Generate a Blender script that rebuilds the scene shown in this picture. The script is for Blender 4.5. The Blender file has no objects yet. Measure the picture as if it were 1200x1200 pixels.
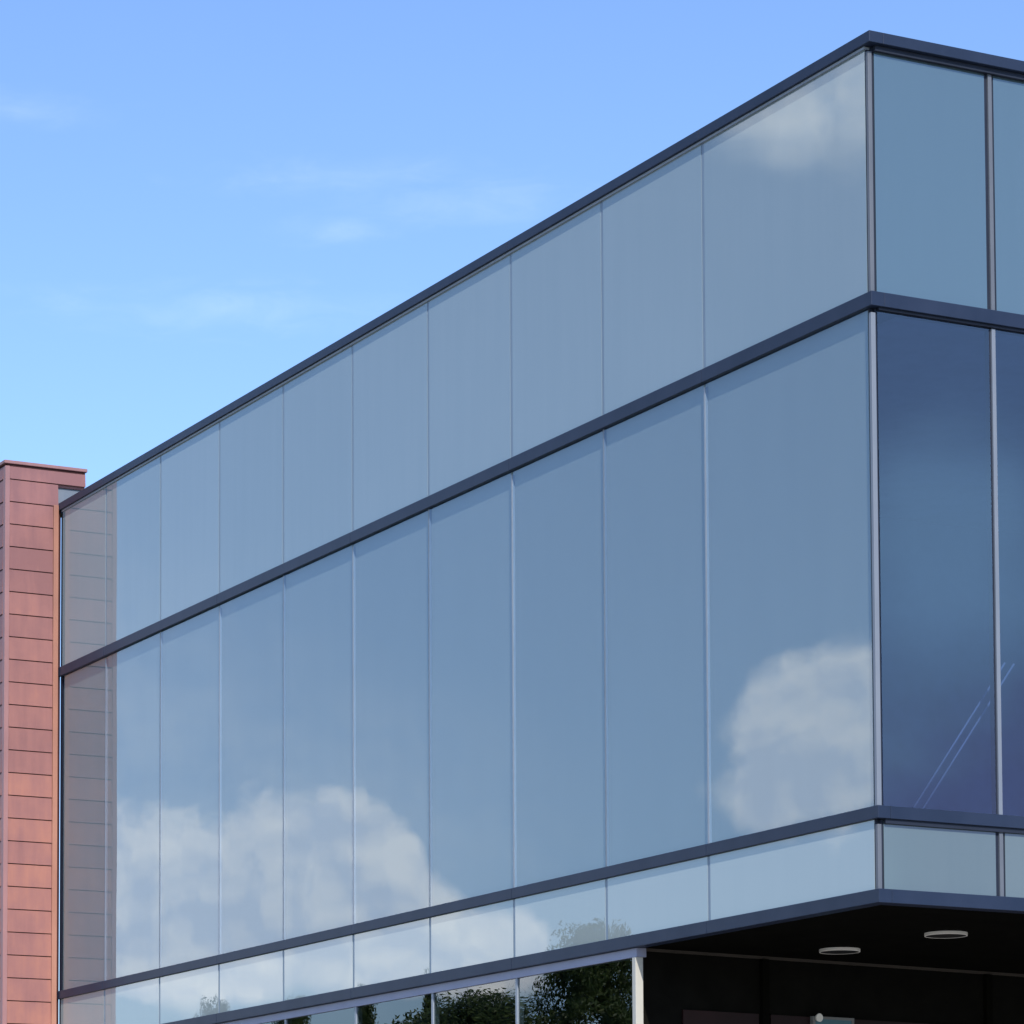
import bpy, bmesh, math, random
import numpy as np
from mathutils import Vector, Matrix

random.seed(7)
rng = np.random.default_rng(11)
scene = bpy.context.scene
COL = scene.collection
R = math.radians
EYE = 1.6

# ------------------------------------------------------------------ helpers
def tag(o, label=None, cat=None, group=None, kind=None):
    if label: o["label"] = label
    if cat: o["category"] = cat
    if group: o["group"] = group
    if kind: o["kind"] = kind
    return o

def link(name, me, mat=None, parent=None):
    o = bpy.data.objects.new(name, me)
    COL.objects.link(o)
    if parent is not None: o.parent = parent
    if mat is not None: me.materials.append(mat)
    return o

def empty(name, loc=(0, 0, 0), rz=0.0, parent=None):
    o = bpy.data.objects.new(name, None)
    COL.objects.link(o)
    o.location = loc
    o.rotation_euler = (0, 0, rz)
    o.empty_display_size = 0.3
    if parent is not None: o.parent = parent
    return o

class MB:
    """collects shapes, then becomes ONE mesh object"""
    def __init__(self): self.bm = bmesh.new()
    def box(self, a, b, bevel=0.0):
        x0, y0, z0 = [min(p, q) for p, q in zip(a, b)]
        x1, y1, z1 = [max(p, q) for p, q in zip(a, b)]
        v = [self.bm.verts.new(p) for p in ((x0,y0,z0),(x1,y0,z0),(x1,y1,z0),(x0,y1,z0),(x0,y0,z1),(x1,y0,z1),(x1,y1,z1),(x0,y1,z1))]
        fs = [self.bm.faces.new([v[i] for i in f]) for f in ((3,2,1,0),(4,5,6,7),(0,1,5,4),(1,2,6,5),(2,3,7,6),(3,0,4,7))]
        if bevel > 0:
            es = list({e for f in fs for e in f.edges})
            bmesh.ops.bevel(self.bm, geom=es, offset=bevel, segments=2, affect='EDGES', profile=0.5)
        return self
    def prism(self, poly, z0, z1):
        """poly: counter-clockwise (x,y) outline, extruded in z"""
        lo = [self.bm.verts.new((x, y, z0)) for x, y in poly]
        hi = [self.bm.verts.new((x, y, z1)) for x, y in poly]
        n = len(poly)
        self.bm.faces.new(lo[::-1]); self.bm.faces.new(hi)
        for i in range(n):
            j = (i+1) % n
            self.bm.faces.new((lo[i], lo[j], hi[j], hi[i]))
        return self
    def hexa(self, p):
        """eight corners: bottom ring then top ring"""
        v = [self.bm.verts.new(q) for q in p]
        for f in ((3,2,1,0),(4,5,6,7),(0,1,5,4),(1,2,6,5),(2,3,7,6),(3,0,4,7)):
            self.bm.faces.new([v[i] for i in f])
        return self
    def tube(self, a, b, r0, r1=None, n=12, caps=True):
        a, b = Vector(a), Vector(b)
        r1 = r0 if r1 is None else r1
        d = (b-a).normalized()
        u = d.orthogonal().normalized(); w = d.cross(u)
        A = [self.bm.verts.new(a+(u*math.cos(t)+w*math.sin(t))*r0) for t in (2*math.pi*i/n for i in range(n))]
        B = [self.bm.verts.new(b+(u*math.cos(t)+w*math.sin(t))*r1) for t in (2*math.pi*i/n for i in range(n))]
        for i in range(n):
            j = (i+1) % n
            f = self.bm.faces.new((A[i], A[j], B[j], B[i])); f.smooth = True
        if caps:
            self.bm.faces.new(A[::-1]); self.bm.faces.new(B)
        return self
    def lathe(self, prof, n=48):
        """closed profile of (r, z) spun round z"""
        rings = []
        for r, z in prof:
            rings.append([self.bm.verts.new((r*math.cos(2*math.pi*i/n), r*math.sin(2*math.pi*i/n), z)) for i in range(n)])
        m = len(prof)
        for k in range(m):
            A, B = rings[k], rings[(k+1) % m]
            for i in range(n):
                j = (i+1) % n
                self.bm.faces.new((A[i], A[j], B[j], B[i]))
        return self
    def build(self, name, mat, parent=None):
        bmesh.ops.recalc_face_normals(self.bm, faces=self.bm.faces[:])
        me = bpy.data.meshes.new(name)
        self.bm.to_mesh(me); self.bm.free()
        return link(name, me, mat, parent)

# ------------------------------------------------------------------ materials
class NT:
    def __init__(self, name):
        self.mat = bpy.data.materials.new(name)
        self.mat.use_nodes = True
        self.t = self.mat.node_tree
        self.t.nodes.clear()
        self.out = self.n('ShaderNodeOutputMaterial')
    def n(self, typ, **kw):
        nd = self.t.nodes.new(typ)
        for k, v in kw.items():
            if k.startswith('_'): setattr(nd, k[1:], v)
            else: nd.inputs[k.replace('__', ' ')].default_value = v
        return nd
    def l(self, a, b): self.t.links.new(a, b)
    def math(self, op, a, b=None, clamp=False):
        nd = self.t.nodes.new('ShaderNodeMath'); nd.operation = op; nd.use_clamp = clamp
        for i, x in enumerate((a, b)):
            if x is None: continue
            if isinstance(x, (int, float)): nd.inputs[i].default_value = x
            else: self.l(x, nd.inputs[i])
        return nd.outputs[0]
    def noise(self, scale, detail=4, rough=0.55, stretch=None):
        tc = self.n('ShaderNodeTexCoord')
        v = tc.outputs['Object']
        if stretch:
            mp = self.n('ShaderNodeMapping'); mp.inputs['Scale'].default_value = stretch
            self.l(v, mp.inputs['Vector']); v = mp.outputs[0]
        ns = self.n('ShaderNodeTexNoise', Scale=scale, Detail=detail, Roughness=rough)
        self.l(v, ns.inputs['Vector'])
        return ns.outputs['Fac']
    def ramp(self, fac, stops):
        r = self.n('ShaderNodeValToRGB')
        e = r.color_ramp.elements
        while len(e) < len(stops): e.new(0.5)
        for el, (p, c) in zip(e, stops):
            el.position = p; el.color = (*c, 1)
        self.l(fac, r.inputs[0])
        return r.outputs[0]

def metal_paint(name, c0, c1, rough=0.38, spec=0.5, bump=0.0, scale=2.5):
    m = NT(name)
    b = m.n('ShaderNodeBsdfPrincipled', Roughness=rough)
    b.inputs['Specular IOR Level'].default_value = spec
    f = m.noise(scale, 5, 0.6, (1, 1, 0.5))
    m.l(m.ramp(f, [(0.3, c0), (0.7, c1)]), b.inputs['Base Color'])
    if bump:
        bp = m.n('ShaderNodeBump', Strength=bump, Distance=0.01)
        m.l(m.noise(30, 3), bp.inputs['Height']); m.l(bp.outputs[0], b.inputs['Normal'])
    m.l(b.outputs[0], m.out.inputs[0])
    return m.mat

def waviness(m, strength, dist):
    """the slight roller-wave of tempered glass"""
    tc = m.n('ShaderNodeTexCoord')
    mp = m.n('ShaderNodeMapping'); mp.inputs['Scale'].default_value = (0.8, 0.8, 0.5)
    m.l(tc.outputs['Object'], mp.inputs['Vector'])
    ns = m.n('ShaderNodeTexNoise', Scale=1.0, Detail=1.5, Roughness=0.4)
    m.l(mp.outputs[0], ns.inputs['Vector'])
    bp = m.n('ShaderNodeBump', Strength=strength, Distance=dist)
    m.l(ns.outputs['Fac'], bp.inputs['Height'])
    return bp.outputs[0]

def outside_fresnel(m, ior, nrm, gain=1.0):
    fr = m.n('ShaderNodeFresnel', IOR=ior)
    m.l(nrm, fr.inputs['Normal'])
    geo = m.n('ShaderNodeNewGeometry')
    inv = m.math('SUBTRACT', 1.0, geo.outputs['Backfacing'])
    return m.math('MULTIPLY', m.math('MULTIPLY', fr.outputs[0], gain, True), inv)

def vision_glass(name, ior, tint, refl=(0.93, 0.97, 1.0), gain=1.0):
    m = NT(name)
    nrm = waviness(m, 0.5, 0.004)
    fac = outside_fresnel(m, ior, nrm, gain)
    tr = m.n('ShaderNodeBsdfTransparent'); tr.inputs[0].default_value = (*tint, 1)
    gl = m.n('ShaderNodeBsdfGlossy', Roughness=0.0); gl.inputs[0].default_value = (*refl, 1)
    m.l(nrm, gl.inputs['Normal'])
    mx = m.n('ShaderNodeMixShader')
    m.l(fac, mx.inputs[0]); m.l(tr.outputs[0], mx.inputs[1]); m.l(gl.outputs[0], mx.inputs[2])
    m.l(mx.outputs[0], m.out.inputs[0])
    return m.mat

def spandrel_glass(name, c0, c1, ior, refl=(0.93, 0.97, 1.0), gain=1.0):
    """opaque back-painted glass: coloured enamel under a clear mirror-like face"""
    m = NT(name)
    nrm = waviness(m, 0.5, 0.004)
    fac = outside_fresnel(m, ior, nrm, gain)
    d = m.n('ShaderNodeBsdfDiffuse')
    oi = m.n('ShaderNodeObjectInfo')
    f = m.math('ADD', m.math('MULTIPLY', m.noise(0.5, 3, 0.5), 0.35), m.math('MULTIPLY', m.noise(5.0, 5, 0.6, (1, 1, 0.07)), 0.35))
    f = m.math('ADD', f, m.math('MULTIPLY', oi.outputs['Random'], 0.30))
    m.l(m.ramp(f, [(0.3, c0), (0.7, c1)]), d.inputs[0])
    gl = m.n('ShaderNodeBsdfGlossy', Roughness=0.0); gl.inputs[0].default_value = (*refl, 1)
    m.l(nrm, gl.inputs['Normal'])
    mx = m.n('ShaderNodeMixShader')
    m.l(fac, mx.inputs[0]); m.l(d.outputs[0], mx.inputs[1]); m.l(gl.outputs[0], mx.inputs[2])
    m.l(mx.outputs[0], m.out.inputs[0])
    return m.mat

def plain(name, c, rough=0.7, spec=0.3, metallic=0.0, var=0.15, scale=3.0):
    m = NT(name)
    b = m.n('ShaderNodeBsdfPrincipled', Roughness=rough, Metallic=metallic)
    b.inputs['Specular IOR Level'].default_value = spec
    f = m.noise(scale, 5, 0.6)
    lo = tuple(x*(1-var) for x in c); hi = tuple(min(1, x*(1+var)) for x in c)
    m.l(m.ramp(f, [(0.3, lo), (0.7, hi)]), b.inputs['Base Color'])
    m.l(b.outputs[0], m.out.inputs[0])
    return m.mat

M = {}
M['frame'] = metal_paint('dark_slate_frame', (0.014, 0.024, 0.050), (0.021, 0.032, 0.062), 0.40, 0.22)
M['gasket'] = plain('black_gasket', (0.012, 0.018, 0.034), 0.6, 0.3)
M['joint'] = plain('grey_blue_joint', (0.16, 0.22, 0.29), 0.4, 0.5, var=0.05)
M['sealant'] = plain('pale_sealant', (0.17, 0.205, 0.25), 0.35, 0.5, var=0.05)
M['silver'] = metal_paint('silver_anodised', (0.15, 0.175, 0.215), (0.18, 0.205, 0.245), 0.42, 0.5)
M['silver_dim'] = metal_paint('dull_anodised', (0.095, 0.11, 0.135), (0.12, 0.135, 0.16), 0.5, 0.4)
M['palebar'] = metal_paint('pale_anodised', (0.22, 0.26, 0.31), (0.26, 0.30, 0.35), 0.45, 0.5)
M['lintel'] = metal_paint('grey_lintel_paint', (0.25, 0.27, 0.37), (0.29, 0.31, 0.41), 0.5, 0.4)
M['post'] = metal_paint('light_grey_post', (0.42, 0.41, 0.36), (0.50, 0.49, 0.44), 0.5, 0.4)
M['spand'] = spandrel_glass('enamelled_glass_shade_tone', (0.225, 0.290, 0.315), (0.255, 0.320, 0.345), 1.9)  # lighter copy of one enamel, offsetting the weaker light on the long front
M['spand_low'] = spandrel_glass('pale_glass_shade_tone', (0.30, 0.355, 0.355), (0.33, 0.38, 0.38), 2.0)  # lower-row enamel, likewise lightened to offset shade on the long front
M['spand_r'] = spandrel_glass('enamelled_glass_sun_tone', (0.062, 0.104, 0.128), (0.068, 0.114, 0.138), 2.2)  # darker copy of the same enamel, offsetting the sun on the short front
M['spand_low_r'] = spandrel_glass('grey_glass_sun_tone', (0.090, 0.130, 0.132), (0.108, 0.148, 0.146), 2.0)  # lower-row enamel again, darkened to offset sun on the short front
M['glass'] = vision_glass('solar_glass', 2.1, (0.86, 0.91, 0.94), (0.85, 0.90, 0.96))
M['glass_g'] = vision_glass('clear_glass', 2.1, (0.55, 0.60, 0.60))
def blind_mat():
    m = NT('grey_interlayer')
    b = m.n('ShaderNodeBsdfPrincipled', Roughness=0.9)
    oi = m.n('ShaderNodeObjectInfo')
    f = m.math('ADD', m.math('MULTIPLY', m.noise(3.0, 5, 0.6, (1, 1, 0.12)), 0.45), m.math('MULTIPLY', oi.outputs['Random'], 0.55))
    m.l(m.ramp(f, [(0.15, (0.335, 0.355, 0.335)), (0.85, (0.385, 0.405, 0.380))]), b.inputs['Base Color'])
    m.l(b.outputs[0], m.out.inputs[0])
    return m.mat
M['blind'] = blind_mat()
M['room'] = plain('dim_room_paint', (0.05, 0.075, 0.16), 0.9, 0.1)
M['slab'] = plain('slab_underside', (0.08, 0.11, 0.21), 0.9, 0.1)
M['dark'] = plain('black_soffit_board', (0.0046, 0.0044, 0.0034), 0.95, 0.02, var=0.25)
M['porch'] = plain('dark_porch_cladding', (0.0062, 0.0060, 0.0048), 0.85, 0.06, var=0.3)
M['trim'] = plain('brown_edge_trim', (0.055, 0.045, 0.035), 0.6, 0.3)
M['roof'] = plain('grey_roof_membrane', (0.20, 0.21, 0.22), 0.9, 0.1)
M['flash'] = metal_paint('lead_grey_flashing', (0.12, 0.15, 0.19), (0.16, 0.19, 0.23), 0.5, 0.4)
M['white'] = plain('white_lamp_trim', (0.86, 0.82, 0.72), 0.45, 0.4, var=0.05)
M['can'] = plain('lamp_can_dark', (0.012, 0.012, 0.011), 0.6, 0.3)
M['red'] = plain('dark_red_panel', (0.018, 0.005, 0.005), 0.5, 0.3, var=0.4, scale=1.2)
M['teal'] = plain('teal_board', (0.07, 0.16, 0.19), 0.4, 0.4, var=0.2)
M['tealframe'] = plain('grey_board_frame', (0.18, 0.18, 0.17), 0.5, 0.4)
M['bark'] = plain('brown_bark', (0.09, 0.065, 0.045), 0.9, 0.1, var=0.4, scale=8)

def copper(name, c_lo, c_mid, c_hi, rough=0.5):
    m = NT(name)
    b = m.n('ShaderNodeBsdfPrincipled', Roughness=rough, Metallic=0.0)
    b.inputs['Specular IOR Level'].default_value = 0.45
    f = m.noise(1.3, 6, 0.62, (1.0, 1.0, 0.8))
    geo = m.n('ShaderNodeNewGeometry')
    rnd = m.math('MULTIPLY', m.math('SUBTRACT', geo.outputs['Random Per Island'], 0.5), 0.20)
    streak = m.math('MULTIPLY', m.math('SUBTRACT', m.noise(9.0, 4, 0.6, (1, 1, 0.10)), 0.5), 0.55)
    tc = m.n('ShaderNodeTexCoord'); sp = m.n('ShaderNodeSeparateXYZ'); m.l(tc.outputs['Object'], sp.inputs[0])
    low_orange = m.math('MULTIPLY', m.math('SUBTRACT', 8.6, sp.outputs[2]), 0.055)      # brighter and more orange towards the bottom
    fac = m.math('ADD', m.math('ADD', m.math('ADD', f, rnd), streak), low_orange, True)
    m.l(m.ramp(fac, [(0.22, c_lo), (0.5, c_mid), (0.8, c_hi)]), b.inputs['Base Color'])
    bp = m.n('ShaderNodeBump', Strength=0.25, Distance=0.01)
    m.l(m.noise(3.0, 3), bp.inputs['Height']); m.l(bp.outputs[0], b.inputs['Normal'])
    m.l(b.outputs[0], m.out.inputs[0])
    return m.mat
M['copper'] = copper('weathered_copper', (0.210, 0.094, 0.092), (0.275, 0.121, 0.108), (0.365, 0.155, 0.113))
M['copper_edge'] = copper('bright_copper_edge', (0.28, 0.130, 0.095), (0.34, 0.155, 0.105), (0.40, 0.19, 0.13))
M['copper_trim'] = copper('pale_copper_trim', (0.25, 0.13, 0.13), (0.29, 0.15, 0.15), (0.33, 0.17, 0.165))
M['copper_gap'] = plain('dark_copper_gap', (0.05, 0.02, 0.02), 0.8, 0.1)

def leaf_mat():
    m = NT('green_leaves')
    geo = m.n('ShaderNodeNewGeometry')
    c = m.ramp(geo.outputs['Random Per Island'], [(0.0, (0.030, 0.055, 0.012)), (0.5, (0.055, 0.095, 0.020)), (1.0, (0.10, 0.135, 0.035))])
    d = m.n('ShaderNodeBsdfPrincipled', Roughness=0.5)
    m.l(c, d.inputs['Base Color'])
    t = m.n('ShaderNodeBsdfTranslucent'); m.l(c, t.inputs[0])
    mx = m.n('ShaderNodeMixShader'); mx.inputs[0].default_value = 0.3
    m.l(d.outputs[0], mx.inputs[1]); m.l(t.outputs[0], mx.inputs[2]); m.l(mx.outputs[0], m.out.inputs[0])
    return m.mat
M['leaf'] = leaf_mat()

def ground_mat():
    m = NT('paving_and_asphalt')
    b = m.n('ShaderNodeBsdfPrincipled', Roughness=0.9)
    m.l(m.ramp(m.noise(0.6, 8, 0.65), [(0.3, (0.22, 0.21, 0.195)), (0.7, (0.32, 0.305, 0.28))]), b.inputs['Base Color'])
    bp = m.n('ShaderNodeBump', Strength=0.3, Distance=0.01)
    m.l(m.noise(60, 4), bp.inputs['Height']); m.l(bp.outputs[0], b.inputs['Normal'])
    m.l(b.outputs[0], m.out.inputs[0])
    return m.mat
def grass_mat():
    m = NT('lawn')
    b = m.n('ShaderNodeBsdfPrincipled', Roughness=0.95)
    m.l(m.ramp(m.noise(0.3, 8, 0.7), [(0.3, (0.04, 0.07, 0.02)), (0.7, (0.07, 0.11, 0.03))]), b.inputs['Base Color'])
    m.l(b.outputs[0], m.out.inputs[0])
    return m.mat

# ------------------------------------------------------------------ ground
g = MB().box((-900, -900, -0.4), (900, 900, 0.0)).build('ground', grass_mat())
tag(g, kind='structure')
g = MB().prism([(-32, -30), (40, -30), (40, 27), (-6, 44), (-32, 44)], 0.0, 0.02).build('pavement', ground_mat())
tag(g, kind='structure')

# ------------------------------------------------------------------ the glass building
CX, CY, TH = 5.1215, 27.7284, 0.445752
HOUSE = empty('office_building', (CX, CY, 0), TH)      # local x runs along the short front, local y along the long front
tag(HOUSE, 'glass office building with dark metal bands and overhanging upper storey', 'building')
def Z(rel): return rel+EYE
Z_CAP1, Z_CAP0 = Z(10.892), Z(10.787)
Z_MID1, Z_MID0 = Z(8.622), Z(8.497)
Z_LOW1, Z_LOW0 = Z(4.189), Z(4.080)
Z_FAS1, Z_FAS0 = Z(3.478), Z(3.360)
VEND = 18.60
UEND = 14.0
S0 = 2.60
COLS_L = [0.0] + [S0 + 1.8*k for k in range(9)] + [VEND]
COLS_R = [0.0, 1.285, 2.75, 4.30, 5.85, 7.40, 8.95, 10.50, 12.05, UEND]
GAPJ = 0.022                                           # half joint

def tilted_pane(a, b, axis):
    """a glass sheet 24 mm thick, set a hair out of true as real panes are"""
    mb = MB()
    (x0, y0, z0), (x1, y1, z1) = a, b
    e = [rng.normal(0, 0.0011) for _ in range(3)]
    h = [0, e[0], e[1], e[0]+e[1]]
    if axis == 'L':       # sheet in the plane x = x0, faces -x
        p = lambda y, z, k: (x0 + h[k], y, z)
        q = lambda y, z: (x1, y, z)
        mb.hexa([p(y0, z0, 0), p(y1, z0, 1), q(y1, z0), q(y0, z0), p(y0, z1, 2), p(y1, z1, 3), q(y1, z1), q(y0, z1)])
    else:                 # plane y = y0, faces -y
        p = lambda x, z, k: (x, y0 + h[k], z)
        q = lambda x, z: (x, y1, z)
        mb.hexa([p(x0, z0, 0), p(x1, z0, 1), q(x1, z0), q(x0, z0), p(x0, z1, 2), p(x1, z1, 3), q(x1, z1), q(x0, z1)])
    return mb

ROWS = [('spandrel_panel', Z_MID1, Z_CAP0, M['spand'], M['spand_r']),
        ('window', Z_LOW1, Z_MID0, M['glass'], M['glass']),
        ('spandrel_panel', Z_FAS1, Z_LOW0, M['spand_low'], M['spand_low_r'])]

# long front
for name, z0, z1, ml, mr in ROWS:
    for k in range(len(COLS_L)-1):
        gj = 0.014 if name == 'window' else GAPJ
        v0, v1 = COLS_L[k] + gj, COLS_L[k+1] - gj
        if k == 0: v0 = 0.05
        if k == len(COLS_L)-2: v1 = VEND - 0.06
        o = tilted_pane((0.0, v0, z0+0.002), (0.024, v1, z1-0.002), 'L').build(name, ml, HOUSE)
        if name == 'window':
            MB().box((0.028, v0-0.010, z0+0.003), (0.032, v1+0.010, z1-0.003)).build('blind', M['blind'], o)
    # joints / mullions between the panes
    for k in range(1, len(COLS_L)-1):
        v = COLS_L[k]
        if name == 'window':
            if k % 2 == 1:
                MB().box((-0.001, v-0.013, z0+0.002), (0.05, v+0.013, z1-0.04)).build('mullion', M['palebar'], HOUSE)
            else:
                MB().box((0.001, v-0.0125, z0+0.002), (0.05, v+0.0125, z1-0.002)).build('mullion', M['sealant'], HOUSE)
        else:
            MB().box((0.003, v-0.0205, z0+0.002), (0.05, v+0.0205, z1-0.002)).build('mullion', M['joint'], HOUSE)
# short front
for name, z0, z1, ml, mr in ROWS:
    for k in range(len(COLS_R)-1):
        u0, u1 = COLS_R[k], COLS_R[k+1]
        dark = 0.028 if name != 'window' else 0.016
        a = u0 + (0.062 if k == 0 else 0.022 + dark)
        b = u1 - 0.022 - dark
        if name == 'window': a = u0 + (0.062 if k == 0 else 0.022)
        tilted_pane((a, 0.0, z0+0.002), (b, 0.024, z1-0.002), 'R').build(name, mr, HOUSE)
    for k in range(1, len(COLS_R)-1):
        u = COLS_R[k]
        dark = 0.028 if name != 'window' else 0.016
        mb = MB().box((u-0.022-dark, 0.004, z0+0.002), (u-0.0185, 0.06, z1-0.002))
        if name != 'window': mb.box((u+0.0185, 0.004, z0+0.002), (u+0.022+dark, 0.06, z1-0.002))
        mb.build('gasket', M['gasket'], HOUSE)
        MB().box((u-0.018, -0.014, z0+0.002), (u+0.021, 0.058, z1-0.03)).build('mullion', M['silver'] if name == 'window' else M['silver_dim'], HOUSE)
# corner posts
for (z0, z1, w) in ((Z_MID1, Z_CAP0, 0.036), (Z_LOW1, Z_MID0, 0.042), (Z_FAS1, Z_LOW0, 0.036)):
    MB().box((-0.004, -0.006, z0+0.002), (w, 0.030, z1-0.045), 0.003).build('corner_post', M['silver'] if w > 0.04 else M['silver_dim'], HOUSE)
    MB().box((w+0.001, 0.006, z0+0.002), (0.060, 0.05, z1-0.002)).box((0.006, 0.032, z0+0.002), (0.05, 0.049, z1-0.002)).build('gasket', M['gasket'], HOUSE)
# end frame against the tower
MB().box((0.004, VEND-0.055, Z_FAS0), (0.06, VEND-0.002, Z_CAP0-0.002)).build('end_frame', M['gasket'], HOUSE)

def band(name, z0, z1, proud, mat, seg=3.6):
    """metal band round both fronts, in lengths with hairline joints"""
    mb = MB()
    v = -proud
    cuts = [COLS_L[i] for i in range(1, len(COLS_L)-1, 2)] + [VEND]
    start = -proud
    for i, c in enumerate(cuts):
        mb.box((-min(proud-0.02, 0.045), start, z0), (0.10, c-0.002 if c < VEND else c, z1), 0.004)
        start = c + 0.002
    start = 0.101
    for i, c in enumerate(COLS_R[2::2] + [UEND]):
        if c <= start: continue
        mb.box((start, -proud, z0), (c-0.002, 0.10, z1), 0.004)
        start = c + 0.002
    return mb.build(name, mat, HOUSE)
band('transom', Z_MID0, Z_MID1, 0.055, M['frame'])
band('transom', Z_LOW0, Z_LOW1, 0.050, M['frame'])
band('fascia', Z_FAS0, Z_FAS1, 0.055, M['frame'])
band('coping', Z_CAP0+0.006, Z_CAP1, 0.085, M['frame'])
# recessed black drip under the coping and under the bands on the short front
MB().box((0.05, -0.040, Z_CAP0-0.045), (UEND, 0.10, Z_CAP0+0.003)).build('drip_edge', M['gasket'], HOUSE)
MB().box((0.062, -0.030, Z_MID0-0.022), (UEND, 0.09, Z_MID0-0.001)).build('drip_edge', M['gasket'], HOUSE)
MB().box((0.062, -0.030, Z_LOW0-0.040), (UEND, 0.09, Z_LOW0-0.001)).build('drip_edge', M['gasket'], HOUSE)
MB().box((-0.020, 0.03, Z_CAP0-0.020), (0.06, VEND-0.06, Z_CAP0+0.003)).build('head_trim', M['palebar'], HOUSE)

# roof, slabs and inner walls
MB().box((0.11, 0.11, Z_CAP0-0.30), (UEND, VEND-0.01, Z_CAP1-0.06)).build('roof', M['roof'], HOUSE)
MB().box((0.37, 0.11, Z_MID0+0.002), (UEND-0.02, VEND-0.02, Z_MID1-0.004)).build('ceiling_slab', M['slab'], HOUSE)
MB().box((0.11, 0.11, Z_LOW0+0.004), (UEND-0.02, VEND-0.02, Z_LOW1-0.03)).build('floor_slab', M['room'], HOUSE)
MB().box((1.2, 6.2, Z_LOW1-0.025), (UEND-0.03, 6.35, Z_MID0-0.002)).build('inner_wall', M['room'], HOUSE)
MB().box((0.36, VEND-0.25, Z_LOW1-0.025), (UEND-0.03, VEND-0.05, Z_MID0-0.002)).build('inner_wall', M['room'], HOUSE)
# side and rear walls (turned away from the picture)
MB().box((UEND-0.018, 0.10, 0.02), (UEND+0.25, VEND, Z_CAP0)).build('side_wall', M['lintel'], HOUSE)
MB().box((0.10, VEND+0.002, 0.02), (UEND+0.25, VEND+0.25, Z_CAP1-0.1)).build('rear_wall', M['lintel'], HOUSE)
# steel tie rods just inside the corner glass
MB().tube((0.60, 0.30, Z(4.25)), (1.60, 0.30, Z(5.60)), 0.009).tube((0.70, 0.30, Z(4.25)), (1.70, 0.30, Z(5.60)), 0.009).build('tie_rod', M['room'], HOUSE)

# soffit of the overhang and the porch below it
PW0, PW1 = (0.0, 3.98), (UEND-0.03, 5.30)              # porch rear wall runs slightly askew
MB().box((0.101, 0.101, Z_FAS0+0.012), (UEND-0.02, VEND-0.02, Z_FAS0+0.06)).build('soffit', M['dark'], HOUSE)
ZS = Z_FAS0 + 0.012
dx, dy = PW1[0]-PW0[0], PW1[1]-PW0[1]
Lp = math.hypot(dx, dy); pd = (dx/Lp, dy/Lp); pn = (pd[1], -pd[0])     # pn faces out of the porch
def pp(s, off): return (PW0[0]+pd[0]*s+pn[0]*off, PW0[1]+pd[1]*s+pn[1]*off)
def porch_box(mb, s0, s1, o0, o1, z0, z1):
    a, b, c, d = pp(s0, o1), pp(s1, o1), pp(s1, o0), pp(s0, o0)
    mb.hexa([(*a, z0), (*b, z0), (*c, z0), (*d, z0), (*a, z1), (*b, z1), (*c, z1), (*d, z1)])
    return mb
S = Lp
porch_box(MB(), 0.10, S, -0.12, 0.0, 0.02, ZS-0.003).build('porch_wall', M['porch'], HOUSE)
porch_box(MB(), 0.10, S, 0.001, 0.03, ZS-0.030, ZS-0.003).build('soffit_trim', M['trim'], HOUSE)
for s in (1.62, 4.55, 7.2, 9.8): porch_box(MB(), s-0.04, s+0.04, 0.001, 0.05, 0.03, ZS-0.034).build('door_frame', M['dark'], HOUSE)
for s0, s1 in ((0.62, 1.55), (1.70, 4.48), (4.62, 7.13)):
    porch_box(MB(), s0, s1, 0.001, 0.02, 0.5, Z(2.80)).build('porch_panel', M['red'], HOUSE)

# ground-floor glazing under the long front
Z_LIN1, Z_LIN0 = Z_FAS0-0.004, Z(3.272)
GV0 = 3.88
MB().box((0.012, GV0, Z_LIN0), (0.12, VEND-0.06, Z_LIN1)).build('lintel', M['lintel'], HOUSE)
MB().box((0.0, GV0, 0.02), (0.085, GV0+0.065, Z_LIN0-0.002), 0.005).build('end_post', M['post'], HOUSE)
gcols = [GV0+0.065] + [c for c in COLS_L if c > 5] + []
for k in range(len(gcols)-1):
    v0, v1 = gcols[k]+0.020, gcols[k+1]-0.020
    if k == 0: v0 = gcols[0] + 0.003
    if k == len(gcols)-2: v1 = VEND-0.07
    tilted_pane((0.035, v0, 0.10), (0.055, v1, Z_LIN0-0.002), 'L').build('window', M['glass_g'], HOUSE)
    if k > 0:
        MB().box((0.022, gcols[k]-0.0185, 0.02), (0.10, gcols[k]+0.0185, Z_LIN0-0.002)).build('mullion', M['palebar'], HOUSE)
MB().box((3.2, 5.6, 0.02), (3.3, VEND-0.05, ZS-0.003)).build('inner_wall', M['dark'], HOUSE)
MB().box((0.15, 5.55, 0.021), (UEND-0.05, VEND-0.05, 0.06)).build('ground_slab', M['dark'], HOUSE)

# ------------------------------------------------------------------ round lights in the soffit
def soffit_light(u, v, label):
    c = Matrix.Rotation(TH, 4, 'Z') @ Vector((u, v, 0))
    t = empty('soffit_light', (CX+c.x, CY+c.y, ZS), TH)
    tag(t, label, 'ceiling light', 'round lights set in the black soffit')
    MB().lathe([(0.196, -0.001), (0.196, -0.026), (0.193, -0.030), (0.186, -0.030), (0.184, -0.026), (0.184, -0.001)]).build('trim_ring', M['white'], t)
    MB().lathe([(0.183, -0.002), (0.183, -0.028), (0.176, -0.029), (0.01, -0.029), (0.01, -0.002)]).build('lamp_lens', M['can'], t)
    return t
soffit_light(1.975, 1.69, 'round white-rimmed soffit light nearer the outer glass corner')
soffit_light(1.915, 3.27, 'round white-rimmed soffit light deeper in, next to the porch rear wall')

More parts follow.
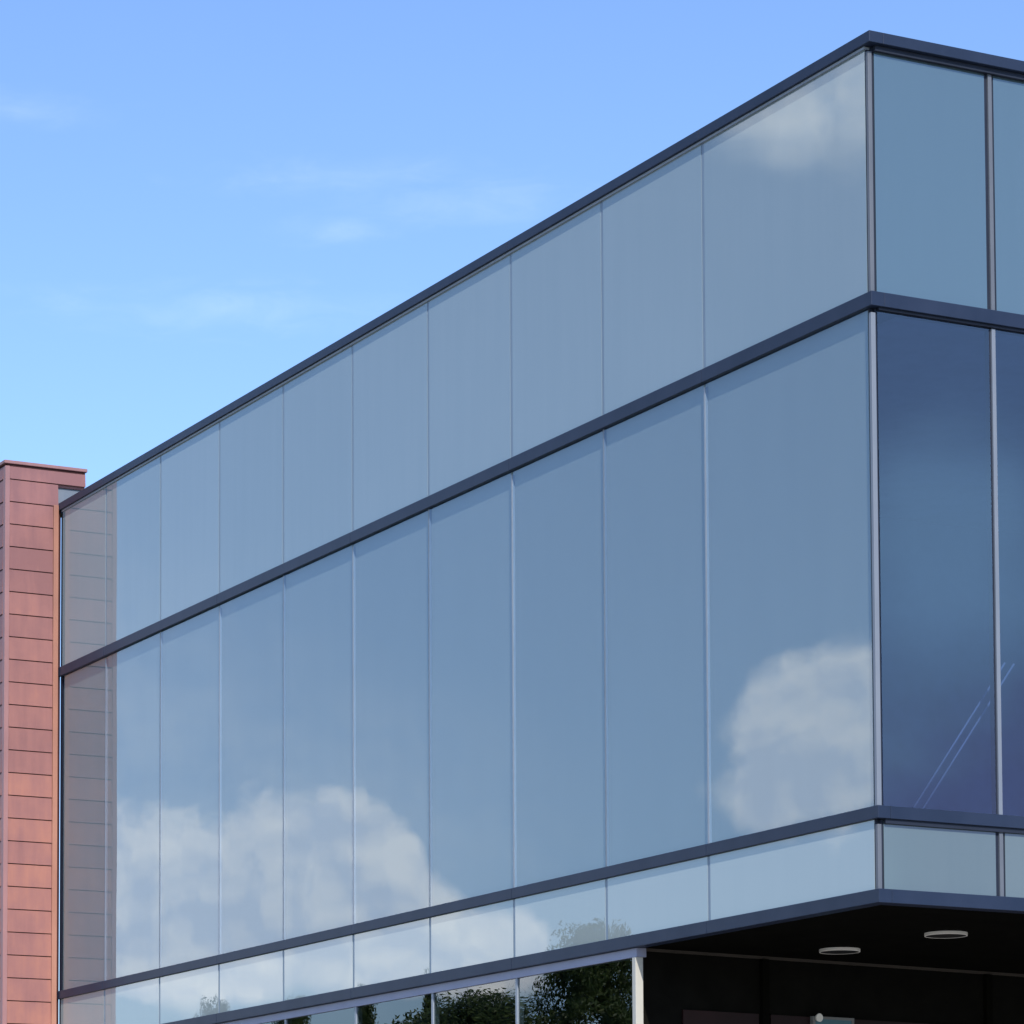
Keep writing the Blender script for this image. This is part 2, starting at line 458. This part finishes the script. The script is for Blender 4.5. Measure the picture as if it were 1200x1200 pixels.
# small framed board on the porch wall
def porch_world(s, off, z):
    x, y = pp(s, off)
    c = Matrix.Rotation(TH, 4, 'Z') @ Vector((x, y, 0))
    return (CX+c.x, CY+c.y, z)
brd = empty('notice_board', porch_world(2.46, 0.021, Z(2.0)), TH + math.atan2(pd[1], pd[0]))
tag(brd, 'small teal notice board in a grey frame on the dark porch wall', 'notice board')
bw, bh = 0.235, 0.78
MB().box((-bw, -0.035, 0), (bw, -0.002, bh)).build('board', M['teal'], brd)
MB().box((-bw-0.03, -0.045, -0.03), (-bw, -0.001, bh+0.025)).box((bw, -0.045, -0.03), (bw+0.03, -0.001, bh+0.025)).box((-bw, -0.045, bh), (bw, -0.001, bh+0.025)).box((-bw, -0.045, -0.03), (bw, -0.001, 0)).build('frame', M['tealframe'], brd)
MB().tube((-bw+0.03, -0.075, bh+0.01), (-bw+0.03, -0.046, bh+0.01), 0.042, 0.035, 20).build('clip', M['white'], brd)

# ------------------------------------------------------------------ the copper tower
TOW = empty('copper_tower', (CX, CY, 0), TH)
tag(TOW, 'pink copper clad wall tower with shiplap panels at the left end', 'tower')
UL = -0.825; VF = VEND                      # front face in the plane y = VF
DEPTH = 4.0
ZT = Z(11.41); ZARM = Z(11.125)
ZS0 = Z(11.150)
# core
MB().box((UL+0.03, VF+0.03, 0.02), (-0.045, VF+DEPTH-0.02, ZT-0.10)).box((-0.045, VF+0.26, Z_CAP1+0.004), (0.30, VF+DEPTH-0.03, ZT-0.10)).build('core', M['copper_gap'], TOW)
# front panels: each course leans out at its lower edge and casts the dark joint line
P = 0.3096
mb = MB()
z = ZS0
def course(mb, x0, x1, zlo, zhi, lean=0.012):
    mb.hexa([(x0, VF-lean, zlo), (x1, VF-lean, zlo), (x1, VF+0.029, zlo), (x0, VF+0.029, zlo),
             (x0, VF, zhi), (x1, VF, zhi), (x1, VF+0.029, zhi), (x0, VF+0.029, zhi)])
xl, xr = UL+0.068, -0.124
course(mb, xl, 0.350, ZS0+0.012, ZT-0.075)
k = 0
while z > 0.4:
    course(mb, xl, (-0.050 if k == 0 else xr), z-P+0.012, z)
    z -= P; k += 1
mb.build('front_cladding', M['copper'], TOW)
# side panels on the face that runs away from us
mb = MB()
z = ZT-0.075
zz = [ZS0+0.012]
while zz[-1] > 0.4: zz.append(zz[-1]-P)
zhi = ZT-0.075
for zlo in zz:
    mb.hexa([(UL+0.004-0.010, VF+0.075, zlo), (UL+0.029, VF+0.075, zlo), (UL+0.029, VF+DEPTH, zlo), (UL+0.004-0.010, VF+DEPTH, zlo),
             (UL+0.004, VF+0.075, zhi), (UL+0.029, VF+0.075, zhi), (UL+0.029, VF+DEPTH, zhi), (UL+0.004, VF+DEPTH, zhi)])
    zhi = zlo-0.012
mb.build('side_cladding', M['copper'], TOW)
MB().box((UL, VF-0.014, 0.02), (UL+0.066, VF+0.073, ZT-0.075), 0.004).build('corner_trim', M['copper_trim'], TOW)
MB().box((-0.122, VF-0.030, 0.02), (-0.050, VF+0.028, ZS0-P+0.02), 0.004).build('edge_trim', M['copper_edge'], TOW)
MB().box((-0.048, VF+0.012, 0.02), (-0.004, VF+0.10, Z_CAP0+0.06)).build('shadow_gap', M['copper_gap'], TOW)
# overhanging head and coping
MB().box((-0.050, VF+0.030, ZARM), (0.350, VF+0.255, ZT-0.076)).build('head', M['copper'], TOW)
MB().box((UL-0.02, VF-0.030, ZT-0.045), (0.372, VF+DEPTH+0.02, ZT), 0.006).build('coping', M['copper_trim'], TOW)
MB().box((UL+0.03, VF-0.004, ZT-0.074), (0.345, VF+DEPTH-0.02, ZT-0.046)).build('shadow_gap', M['copper_gap'], TOW)
MB().box((-0.044, VF+0.055, Z_CAP1-0.12), (0.335, VF+0.25, ZARM-0.002)).build('flashing', M['flash'], TOW)

# ------------------------------------------------------------------ trees across the road, seen in the glass
def crown_mesh(name, height, base, radius, n_clumps, per, seed, conifer=False):
    r = np.random.default_rng(seed)
    V, F = [], []
    cl = []
    for i in range(n_clumps):
        t = r.random()**0.8
        z = base + (height-base)*t
        if conifer: rad = radius*(1-t)**0.8*1.0 + 0.12
        else: rad = radius*math.sqrt(max(0.03, 1-(2*t-0.85)**2/1.45))
        a = r.random()*2*math.pi; q = rad*math.sqrt(r.random())*0.95
        cl.append((q*math.cos(a), q*math.sin(a), min(z, height-0.25), 0.28+0.38*r.random()))
    for cx, cy, cz, s in cl:
        m = per
        d = r.normal(size=(m, 3)); d /= np.linalg.norm(d, axis=1)[:, None]
        p = np.array([cx, cy, cz]) + d*(s*np.cbrt(r.random(m)))[:, None]*np.array([1, 1, 0.8])
        for q in p:
            w = 0.022+0.03*r.random(); l = w*(1.4+r.random())
            a = Vector(r.normal(size=3)).normalized(); b = a.orthogonal().normalized()
            a = a*l; b = b*w
            q = Vector(q); i0 = len(V)
            V += [tuple(q-a), tuple(q+b*0.6), tuple(q+a), tuple(q-b*0.6)]
            F.append((i0, i0+1, i0+2, i0+3))
    me = bpy.data.meshes.new(name)
    me.from_pydata(V, [], F)
    return me

def trunk_mesh(name, height, r0, seed, conifer=False):
    rr = random.Random(seed)
    mb = MB()
    p = Vector((0, 0, -0.1)); r = r0
    n = 6
    for i in range(n):
        q = Vector((rr.uniform(-.1, .1), rr.uniform(-.1, .1), height*0.85*(i+1)/n))
        mb.tube(p, q, r, r*0.8, 10)
        if i >= 1:
            for j in range(3):
                a = rr.uniform(0, 6.28)
                d = Vector((math.cos(a), math.sin(a), 0.2 if conifer else 0.7))*(height*0.20*(1-i/n*0.6))
                mb.tube(q, q+d, r*0.45, r*0.12, 6)
        p = q; r *= 0.8
    bmesh.ops.recalc_face_normals(mb.bm, faces=mb.bm.faces[:])
    me = bpy.data.meshes.new(name); mb.bm.to_mesh(me); mb.bm.free()
    return me

KINDS = {
 'broad': (crown_mesh('crown', 10.0, 2.6, 3.0, 330, 170, 1), trunk_mesh('trunk', 9.4, 0.22, 1)),
 'round': (crown_mesh('crown', 10.0, 2.0, 2.5, 260, 170, 2), trunk_mesh('trunk', 9.4, 0.20, 2)),
 'cone':  (crown_mesh('crown', 10.0, 1.2, 1.6, 190, 130, 3, True), trunk_mesh('trunk', 9.8, 0.16, 3, True)),
}
for kk, (c, t) in KINDS.items():
    c.materials.append(M['leaf']); t.materials.append(M['bark'])
trees = [
 ('broad', -32.9, 55.4, 1.005, 0.68, 0.3, 'tallest broad tree reflected beside the light grey end post'),
 ('round', -31.2, 57.6, 0.86, 0.95, 1.7, 'rounded tree reflected just left of the tallest tree'),
 ('round', -33.9, 60.2, 0.85, 1.1, 2.9, 'bushy tree reflected in the second ground-floor pane'),
 ('broad', -36.4, 63.2, 0.83, 0.62, 4.1, 'lower broad tree reflected in the third ground-floor pane'),
 ('cone', -41.6, 68.9, 1.01, 0.5, 0.9, 'slim dark tree poking above the lower metal band in the reflection'),
 ('cone', -41.2, 66.4, 1.03, 0.25, 2.2, 'thinnest tree reflected near the middle of the bottom glass strip'),
 ('round', -44.3, 73.6, 1.01, 0.4, 3.3, 'grey-green tree reflected in the left half of the bottom strip'),
 ('broad', -43.2, 75.6, 1.015, 0.4, 5.0, 'farthest tree reflected at the left of the bottom glass strip'),
]
for kind, x, y, hs, ws, rz, label in trees:
    t = empty('leafy_tree' if kind != 'cone' else 'slender_tree', (x, y, 0), rz)
    t.scale = (ws, ws, hs)
    tag(t, label, 'tree', 'trees across from the long glass front')
    for nm, me in zip(('crown', 'trunk'), KINDS[kind]):
        o = bpy.data.objects.new(nm, me); COL.objects.link(o); o.parent = t

# ------------------------------------------------------------------ sun and sky
SUN_AZ, SUN_EL = R(172), R(40)
sd = Vector((math.sin(SUN_AZ)*math.cos(SUN_EL), math.cos(SUN_AZ)*math.cos(SUN_EL), math.sin(SUN_EL)))
sl = bpy.data.lights.new('sun', 'SUN'); sl.energy = 2.8; sl.angle = R(0.5); sl.color = (1.0, 0.93, 0.84)
so = bpy.data.objects.new('sun', sl); COL.objects.link(so)
so.rotation_euler = sd.to_track_quat('Z', 'Y').to_euler()
so.location = sd*60

world = bpy.data.worlds.new('World'); scene.world = world
world.use_nodes = True
wt = world.node_tree; wt.nodes.clear()
def wn(t, **kw):
    nd = wt.nodes.new(t)
    for k, v in kw.items(): nd.inputs[k].default_value = v
    return nd
def wl(a, b): wt.links.new(a, b)
def wm(op, a, b=None, clamp=False):
    nd = wt.nodes.new('ShaderNodeMath'); nd.operation = op; nd.use_clamp = clamp
    for i, x in enumerate((a, b)):
        if x is None: continue
        if isinstance(x, (int, float)): nd.inputs[i].default_value = x
        else: wl(x, nd.inputs[i])
    return nd.outputs[0]
sky = wn('ShaderNodeTexSky'); sky.sky_type = 'NISHITA'; sky.sun_disc = False
sky.sun_elevation = SUN_EL; sky.sun_rotation = SUN_AZ
sky.air_density = 1.0; sky.dust_density = 0.6; sky.ozone_density = 2.0; sky.altitude = 0
bg_sky = wn('ShaderNodeBackground', Strength=0.12); tint = wn('ShaderNodeMix'); tint.data_type = 'RGBA'; tint.blend_type = 'MULTIPLY'
tint.inputs[0].default_value = 1.0; tint.inputs[7].default_value = (0.79, 0.90, 1.10, 1)
wl(sky.outputs[0], tint.inputs[6]); wl(tint.outputs[2], bg_sky.inputs[0])

tc = wn('ShaderNodeTexCoord')
sep = wn('ShaderNodeSeparateXYZ'); wl(tc.outputs['Generated'], sep.inputs[0])
az = wm('MULTIPLY', wm('ARCTAN2', sep.outputs[0], sep.outputs[1]), 57.29578)
el = wm('MULTIPLY', wm('ARCSINE', sep.outputs[2]), 57.29578)

def wnoise(sx, sy, scale, detail, rough, off=(0, 0), dist=0.0):
    cb = wn('ShaderNodeCombineXYZ')
    wl(wm('ADD', wm('MULTIPLY', az, sx), off[0]), cb.inputs[0])
    wl(wm('ADD', wm('MULTIPLY', el, sy), off[1]), cb.inputs[1])
    ns = wn('ShaderNodeTexNoise', Scale=scale, Detail=detail, Roughness=rough, Distortion=dist)
    wl(cb.outputs[0], ns.inputs['Vector'])
    return ns.outputs['Fac']

def blobs(lst):
    acc = None
    for (a, e, ra, re) in lst:
        dx = wm('DIVIDE', wm('SUBTRACT', az, a), ra); dy = wm('DIVIDE', wm('SUBTRACT', el, e), re)
        f = wm('SUBTRACT', 1.0, wm('SQRT', wm('ADD', wm('MULTIPLY', dx, dx), wm('MULTIPLY', dy, dy))))
        if acc is None: acc = f
        else:
            nd = wt.nodes.new('ShaderNodeMath'); nd.operation = 'SMOOTH_MAX'
            wl(acc, nd.inputs[0]); wl(f, nd.inputs[1]); nd.inputs[2].default_value = 0.15
            acc = nd.outputs[0]
    return acc
def smooth(x, a, b):
    mr = wn('ShaderNodeMapRange'); mr.interpolation_type = 'SMOOTHSTEP'
    wl(x, mr.inputs[0]); mr.inputs[1].default_value = a; mr.inputs[2].default_value = b
    return mr.outputs[0]

n1 = wnoise(1, 1.1, 0.60, 9, 0.54, dist=0.2)
n1s = wnoise(1, 1.1, 0.60, 9, 0.54, (-0.22, 0.30), dist=0.2)
relief = wm('MULTIPLY', wm('SUBTRACT', n1, n1s), 1.9)
n2 = wnoise(1, 1.3, 1.0, 6, 0.52, (0.35, -0.45), dist=0.2)
cum = [(-47.5, 7.6, 1.7, 1.6), (-49.4, 7.0, 2.0, 1.9), (-51.0, 7.2, 1.7, 1.9), (-52.0, 7.55, 1.4, 1.35), (-53.0, 7.4, 0.85, 1.25),
       (-53.7, 6.5, 1.0, 1.2), (-54.7, 6.1, 1.4, 0.9), (-50.0, 6.1, 6.0, 1.05), (-42, 7, 4.5, 3.0),
       (-60.5, 9.6, 1.75, 1.8), (-61.9, 9.7, 1.9, 1.75), (-59.7, 8.7, 1.2, 0.9), (-63.5, 9.4, 2.0, 1.8), (-66, 8.5, 3.5, 3.0),
       (-75, 10, 7, 4), (-30, 8, 7, 3), (-90, 8, 8, 4), (25, 5, 9, 2.2), (-110, 9, 9, 5)]
cdep = wm('ADD', blobs(cum), wm('MULTIPLY', wm('SUBTRACT', n1, 0.5), 0.95))
cmask = wm('MULTIPLY', smooth(cdep, -0.05, 0.30), 0.92)
n3 = wnoise(1, 1.2, 0.8, 6, 0.55, (5.2, 1.7))
veil = [(-61.6, 20.6, 2.2, 1.7), (-64, 21.5, 4.0, 2.6), (-60.3, 20.0, 1.6, 1.0)]
vmask = wm('MULTIPLY', smooth(wm('ADD', blobs(veil), wm('MULTIPLY', wm('SUBTRACT', n3, 0.5), 1.2)), -0.3, 1.0), 0.8)
n4 = wnoise(0.5, 1.6, 1.5, 7, 0.6, (2.1, 3.3), dist=0.6)
cir = [(-4.6, 20.2, 2.2, 0.35), (1.3, 19.2, 3.0, 0.38), (1.1, 18.3, 1.3, 0.35), (3.4, 18.7, 3.0, 0.45), (-1.0, 17.0, 4.0, 0.5)]
imask = wm('MULTIPLY', smooth(wm('ADD', blobs(cir), wm('MULTIPLY', wm('SUBTRACT', n4, 0.5), 2.0)), -0.2, 1.6), 0.055)
added_haze = wm('MULTIPLY', smooth(blobs([(-46.5, 9.0, 9.0, 5.5), (-51.0, 8.0, 7.0, 4.0)]), 0.0, 0.95), 0.27)  # unseen haze added to lighten what the left-hand panes reflect
mask = wm('MAXIMUM', wm('MAXIMUM', wm('MAXIMUM', cmask, vmask), imask), added_haze)
head = smooth(blobs([(-53.05, 7.65, 0.75, 0.75), (-53.9, 6.9, 0.8, 0.6), (-49.6, 8.3, 1.0, 0.6)]), 0.0, 0.9)
shade = wm('ADD', wm('ADD', wm('ADD', wm('MULTIPLY', n2, 0.5), 0.22), wm('ADD', relief, wm('MULTIPLY', head, 0.16))), wm('MULTIPLY', wm('SUBTRACT', 0.5, smooth(cdep, 0.1, 0.9)), 0.14), True)
cr = wn('ShaderNodeValToRGB'); wl(shade, cr.inputs[0])
cr.color_ramp.elements[0].position = 0.30; cr.color_ramp.elements[0].color = (0.60, 0.68, 0.84, 1)
cr.color_ramp.elements[1].position = 0.76; cr.color_ramp.elements[1].color = (1.0, 1.0, 1.0, 1)
bg_cl = wn('ShaderNodeBackground', Strength=1.30); wl(cr.outputs[0], bg_cl.inputs[0])
mix = wn('ShaderNodeMixShader')
# unseen grey cloud and bright veil in the south-east, added to tone right-hand reflections
n5 = wnoise(0.6, 1.2, 0.5, 5, 0.5, (3.1, 8.4))
added_bank = wm('MULTIPLY', smooth(wm('ADD', blobs([(112, 6.5, 9, 4.9), (126, 6.0, 9, 4.6), (140, 5.5, 9, 4.2)]), wm('MULTIPLY', wm('SUBTRACT', n5, 0.5), 0.5)), -0.02, 0.35), 0.85)
added_veil = wm('MULTIPLY', smooth(wm('ADD', blobs([(117.0, 12.8, 2.2, 2.4), (113.5, 13.2, 2.4, 1.8)]), wm('MULTIPLY', wm('SUBTRACT', n5, 0.5), 0.6)), -0.2, 0.8), 0.75)
bg_added_bank = wn('ShaderNodeBackground', Color=(0.24, 0.29, 0.62, 1), Strength=1.0)
bg_added_veil = wn('ShaderNodeBackground', Color=(0.50, 0.90, 1.45, 1), Strength=1.0)
mixb = wn('ShaderNodeMixShader'); wl(added_bank, mixb.inputs[0]); wl(bg_sky.outputs[0], mixb.inputs[1]); wl(bg_added_bank.outputs[0], mixb.inputs[2])
mixt = wn('ShaderNodeMixShader'); wl(added_veil, mixt.inputs[0]); wl(mixb.outputs[0], mixt.inputs[1]); wl(bg_added_veil.outputs[0], mixt.inputs[2])
wl(mask, mix.inputs[0]); wl(mixt.outputs[0], mix.inputs[1]); wl(bg_cl.outputs[0], mix.inputs[2])
wo = wn('ShaderNodeOutputWorld'); wl(mix.outputs[0], wo.inputs[0])

# ------------------------------------------------------------------ camera
F, PX, PY, PITCH = 3864.575, 320.04, 1257.78, 0.0690073
cam = bpy.data.cameras.new('camera'); co = bpy.data.objects.new('camera', cam); COL.objects.link(co)
co.location = (0, 0, EYE); co.rotation_euler = (math.pi/2 + PITCH, 0, 0)
cam.sensor_width = 36; cam.sensor_fit = 'HORIZONTAL'; cam.lens = F/1200*36
cam.shift_x = (600-PX)/1200; cam.shift_y = (PY-600)/1200
cam.clip_start = 0.1; cam.clip_end = 5000
scene.camera = co

vs = scene.view_settings
vs.view_transform = 'Standard'; vs.look = 'None'; vs.exposure = 0.8; vs.gamma = 1.0
scene.render.engine = 'CYCLES'
cy = scene.cycles
cy.use_denoising = True
cy.max_bounces = 10; cy.transparent_max_bounces = 16; cy.glossy_bounces = 6; cy.diffuse_bounces = 4
cy.sample_clamp_indirect = 6.0
